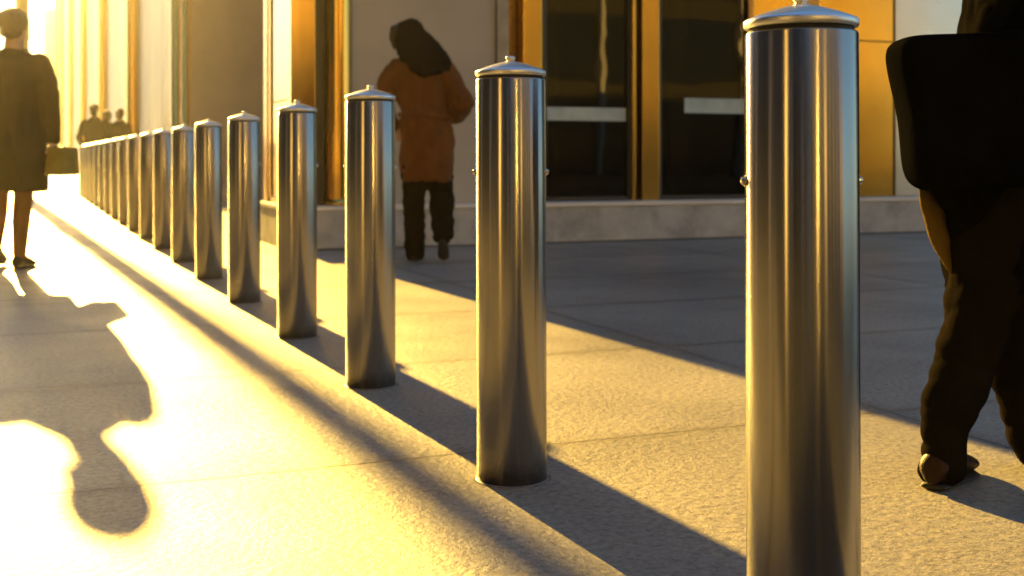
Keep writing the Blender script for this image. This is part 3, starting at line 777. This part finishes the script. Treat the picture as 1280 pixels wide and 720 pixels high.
    shoe('shoe', (0.115, 0.085, 0.006), (0.375, 0.085, 0.03), 'leatherb', Pn, 0.050, 0.10)
    # rippling ochre strip behind the jacket; its colour stands in for sunlit hem edges
    fl = bmesh.new()
    sweep(fl, [(-0.175, -0.04, 0.78), (-0.178, -0.05, 0.71), (-0.160, -0.06, 0.64), (-0.135, -0.07, 0.57), (-0.110, -0.075, 0.50), (-0.075, -0.08, 0.43), (-0.045, -0.085, 0.37)],
          [(0.020, 0.010), (0.030, 0.012), (0.026, 0.011), (0.032, 0.012), (0.028, 0.011), (0.024, 0.010), (0.012, 0.006)], 18, up=(1, 0.35, 0))
    fuse('sunlit_hem_strip', fl, 0.005, M['ochre'], jk, 3, [(7, 7, 10, 0.010), (18, 18, 22, 0.004)], 6.6)
    # the bag on the back
    B = empty('shoulder_bag', Pn.location.copy(), -HEAD)
    tag(B, 'large black flat-topped bag carried behind the striding walker', 'bag')
    bb = boxm(-0.30, 0.03, -0.27, -0.13, 0.68, 1.02, 0.035)
    for v in bb.verts:
        f = (v.co.z - 0.70) / 0.342
        v.co.z += (v.co.x + 0.1) * 0.06
        if v.co.x < -0.1: v.co.x += (1 - f) ** 4 * 0.05
    for _ in range(3):
        bmesh.ops.subdivide_edges(bb, edges=[e for e in bb.edges if e.calc_length() > 0.05], cuts=1, use_grid_fill=True)
    for v in bb.verts:
        v.co += Vector((noise.noise(v.co * 6), noise.noise(v.co * 6 + Vector((5, 0, 0))), noise.noise(v.co * 5 + Vector((0, 9, 0))) * 0.5)) * 0.012
    bmesh.ops.smooth_vert(bb, verts=bb.verts, factor=0.5, use_axis_x=True, use_axis_y=True, use_axis_z=True)
    bg = obj('bag_body', bb, M['nylon'], B, smooth=True)
    sbd = bg.modifiers.new('soft', 'SUBSURF'); sbd.levels = 1; sbd.render_levels = 2
    st = bmesh.new()
    sweep(st, [(-0.12, -0.30, 1.02), (-0.06, -0.285, 1.10), (0.03, -0.245, 1.28), (0.09, -0.20, 1.44), (0.15, -0.13, 1.475), (0.20, -0.02, 1.475), (0.275, 0.05, 1.35), (0.265, 0.02, 1.15), (0.2, -0.22, 1.05), (0.02, -0.29, 1.0)], [(0.02, 0.004)] * 10, 8, up=(0, 0, 1))
    obj('strap', st, M['nylon'], B, smooth=True)
person_right()

# ---- three people far down the row
def far_person(px, top, Y, hgt, lab, mat, shoul=0.2, yaw=0.0, hairm='hair'):
    Pn = person(lab, (px - 640) / 1500 * Y, Y, 'people standing beyond the end of the bollards')
    s = hgt / 1.75
    b = bmesh.new()
    head_shapes(b, (0, 0.01, 1.63 * s), yaw, s)
    sweep(b, [(0, 0, 1.56 * s), (0, 0, 1.42 * s)], [0.056, 0.066], 12)
    loft(b, [(0.84 * s, 0, 0, 0.15, 0.10), (1.08 * s, 0, 0, 0.135, 0.095), (1.30 * s, 0, 0, 0.165, 0.11), (1.44 * s, 0, 0, 0.12, 0.08)])
    for sx in (-1, 1):
        sh, el_, wr = (sx * shoul, 0, 1.38 * s), (sx * (shoul + 0.07), -0.02, 1.10 * s), (sx * (shoul + 0.03), 0.10, 0.88 * s)
        sweep(b, [sh, el_, wr], [0.05, 0.042, 0.028], 12)
        hand_shapes(b, wr, (0, 0.3, -1), (-sx, 0, 0), 0.95, 0.4, sx)
        sweep(b, [(sx * 0.085, 0, 0.86 * s), (sx * 0.09, 0.01, 0.46 * s), (sx * 0.09, 0, 0.07 * s)], [0.085, 0.058, 0.04], 12)
        sweep(b, [(sx * 0.09, 0, 0.06), (sx * 0.10, 0.12, 0.035)], [0.036, 0.03], 10)
    fuse('body', b, 0.011, M['skin'], Pn, 3)
    c = bmesh.new()
    loft(c, [(0.72 * s, 0, 0, 0.20, 0.15), (0.95 * s, 0, 0, 0.195, 0.145), (1.24 * s, 0, 0, 0.205, 0.14), (1.37 * s, 0, 0, 0.20, 0.12), (1.43 * s, 0, 0, 0.14, 0.10), (1.49 * s, 0, 0, 0.085, 0.085)], 24)
    for sx in (-1, 1):
        sweep(c, [(sx * (shoul - 0.02), 0, 1.37 * s), (sx * (shoul + 0.075), -0.02, 1.10 * s), (sx * (shoul + 0.035), 0.09, 0.90 * s)], [0.078, 0.064, 0.052], 14)
    fuse('coat', c, 0.012, M[mat], Pn, 4, [(8, 8, 4, 0.01)], px)
    t = bmesh.new()
    for sx in (-1, 1): sweep(t, [(sx * 0.085, 0, 0.82 * s), (sx * 0.09, 0.01, 0.46 * s), (sx * 0.09, 0, 0.08)], [0.10, 0.08, 0.07], 14)
    fuse('trousers', t, 0.012, M['trouser'], Pn, 3, [(8, 8, 14, 0.008)], px)
    h = bmesh.new(); ell(h, (0, -0.012, 1.655 * s), (0.092 * s, 0.105 * s, 0.09 * s)); ell(h, (0, -0.06, 1.59 * s), (0.075, 0.05, 0.08))
    fuse('hair', h, 0.010, M[hairm], Pn, 3, [(25, 25, 6, 0.006)])
    for sx in (-1, 1): shoe('shoe', (sx * 0.09, -0.08, 0.006), (sx * 0.10, 0.18, 0.006), 'leather', Pn)
far_person(118, 129, 23.2, 1.78, 'tallest of the dark figures beyond the last bollards', 'blackcloth', 0.22, 0.4)
far_person(134, 137, 23.9, 1.68, 'middle figure of the far group, beside the tallest one', 'olivecloth', 0.19, -0.5, 'hairb')
far_person(150, 133, 24.3, 1.74, 'dark figure of the far group closest to the panelled wall', 'olivecloth', 0.17, 1.2)

# ------------------------------------------------------------------ haze
hz = boxm(-40, 66, -50, 235, -1.0, 28)
hm = bpy.data.materials.new('haze'); hm.use_nodes = True
for n_ in list(hm.node_tree.nodes):
    if n_.type == 'BSDF_PRINCIPLED': hm.node_tree.nodes.remove(n_)
pv = hm.node_tree.nodes.new('ShaderNodeVolumePrincipled')
pv.inputs['Color'].default_value = (0.95, 0.93, 0.9, 1)
pv.inputs['Density'].default_value = 0.00075
pv.inputs['Anisotropy'].default_value = 0.95
hm.node_tree.links.new(pv.outputs[0], hm.node_tree.nodes['Material Output'].inputs['Volume'])
tag(obj('haze', hz, hm), 'thin golden haze in the air along the street', None, None, 'stuff')

# ------------------------------------------------------------------ light
EL, AZ = R(15.5), R(2.3)          # sun just left of the row direction
sd = Vector((-math.sin(AZ) * math.cos(EL), math.cos(AZ) * math.cos(EL), math.sin(EL)))
sun = bpy.data.lights.new('sun', 'SUN'); sun.energy = 5.0; sun.angle = R(0.53); sun.color = (1.0, 0.60, 0.11)
so = bpy.data.objects.new('sun', sun); COL.objects.link(so)
so.rotation_euler = (-sd).to_track_quat('-Z', 'Y').to_euler()
w = bpy.data.worlds.new('World'); sc.world = w; w.use_nodes = True
nt = w.node_tree
sky = nt.nodes.new('ShaderNodeTexSky'); sky.sky_type = 'NISHITA'; sky.sun_disc = False
sky.sun_elevation = EL; sky.sun_rotation = math.atan2(sd.x, sd.y)
sky.air_density = 1.5; sky.dust_density = 0.0; sky.ozone_density = 5.0
nt.links.new(sky.outputs[0], nt.nodes['Background'].inputs[0])
nt.nodes['Background'].inputs[1].default_value = 0.05

# ------------------------------------------------------------------ camera
cam = bpy.data.cameras.new('camera'); cam.sensor_width = 36; cam.lens = 1500 / 1280 * 36
cam.shift_y = -(360 - 196) / 1280
cam.clip_start = 0.05; cam.clip_end = 3000
cam.dof.use_dof = True; cam.dof.focus_distance = 2.15; cam.dof.aperture_fstop = 5.6
co = bpy.data.objects.new('camera', cam); COL.objects.link(co)
co.location = (CAMX, CAMY, HC); co.rotation_euler = (R(90), 0, -HEAD)
sc.camera = co

vs = sc.view_settings
vs.view_transform = 'Standard'; vs.look = 'None'; vs.gamma = 1; vs.use_curve_mapping = False
vs.exposure = 2.6
sc.render.engine = 'CYCLES'
cy = sc.cycles
cy.use_denoising = True
try: cy.denoiser = 'OPENIMAGEDENOISE'
except Exception: pass
cy.max_bounces = 8; cy.volume_bounces = 1; cy.transparent_max_bounces = 12
cy.sample_clamp_indirect = 8
cy.use_adaptive_sampling = True
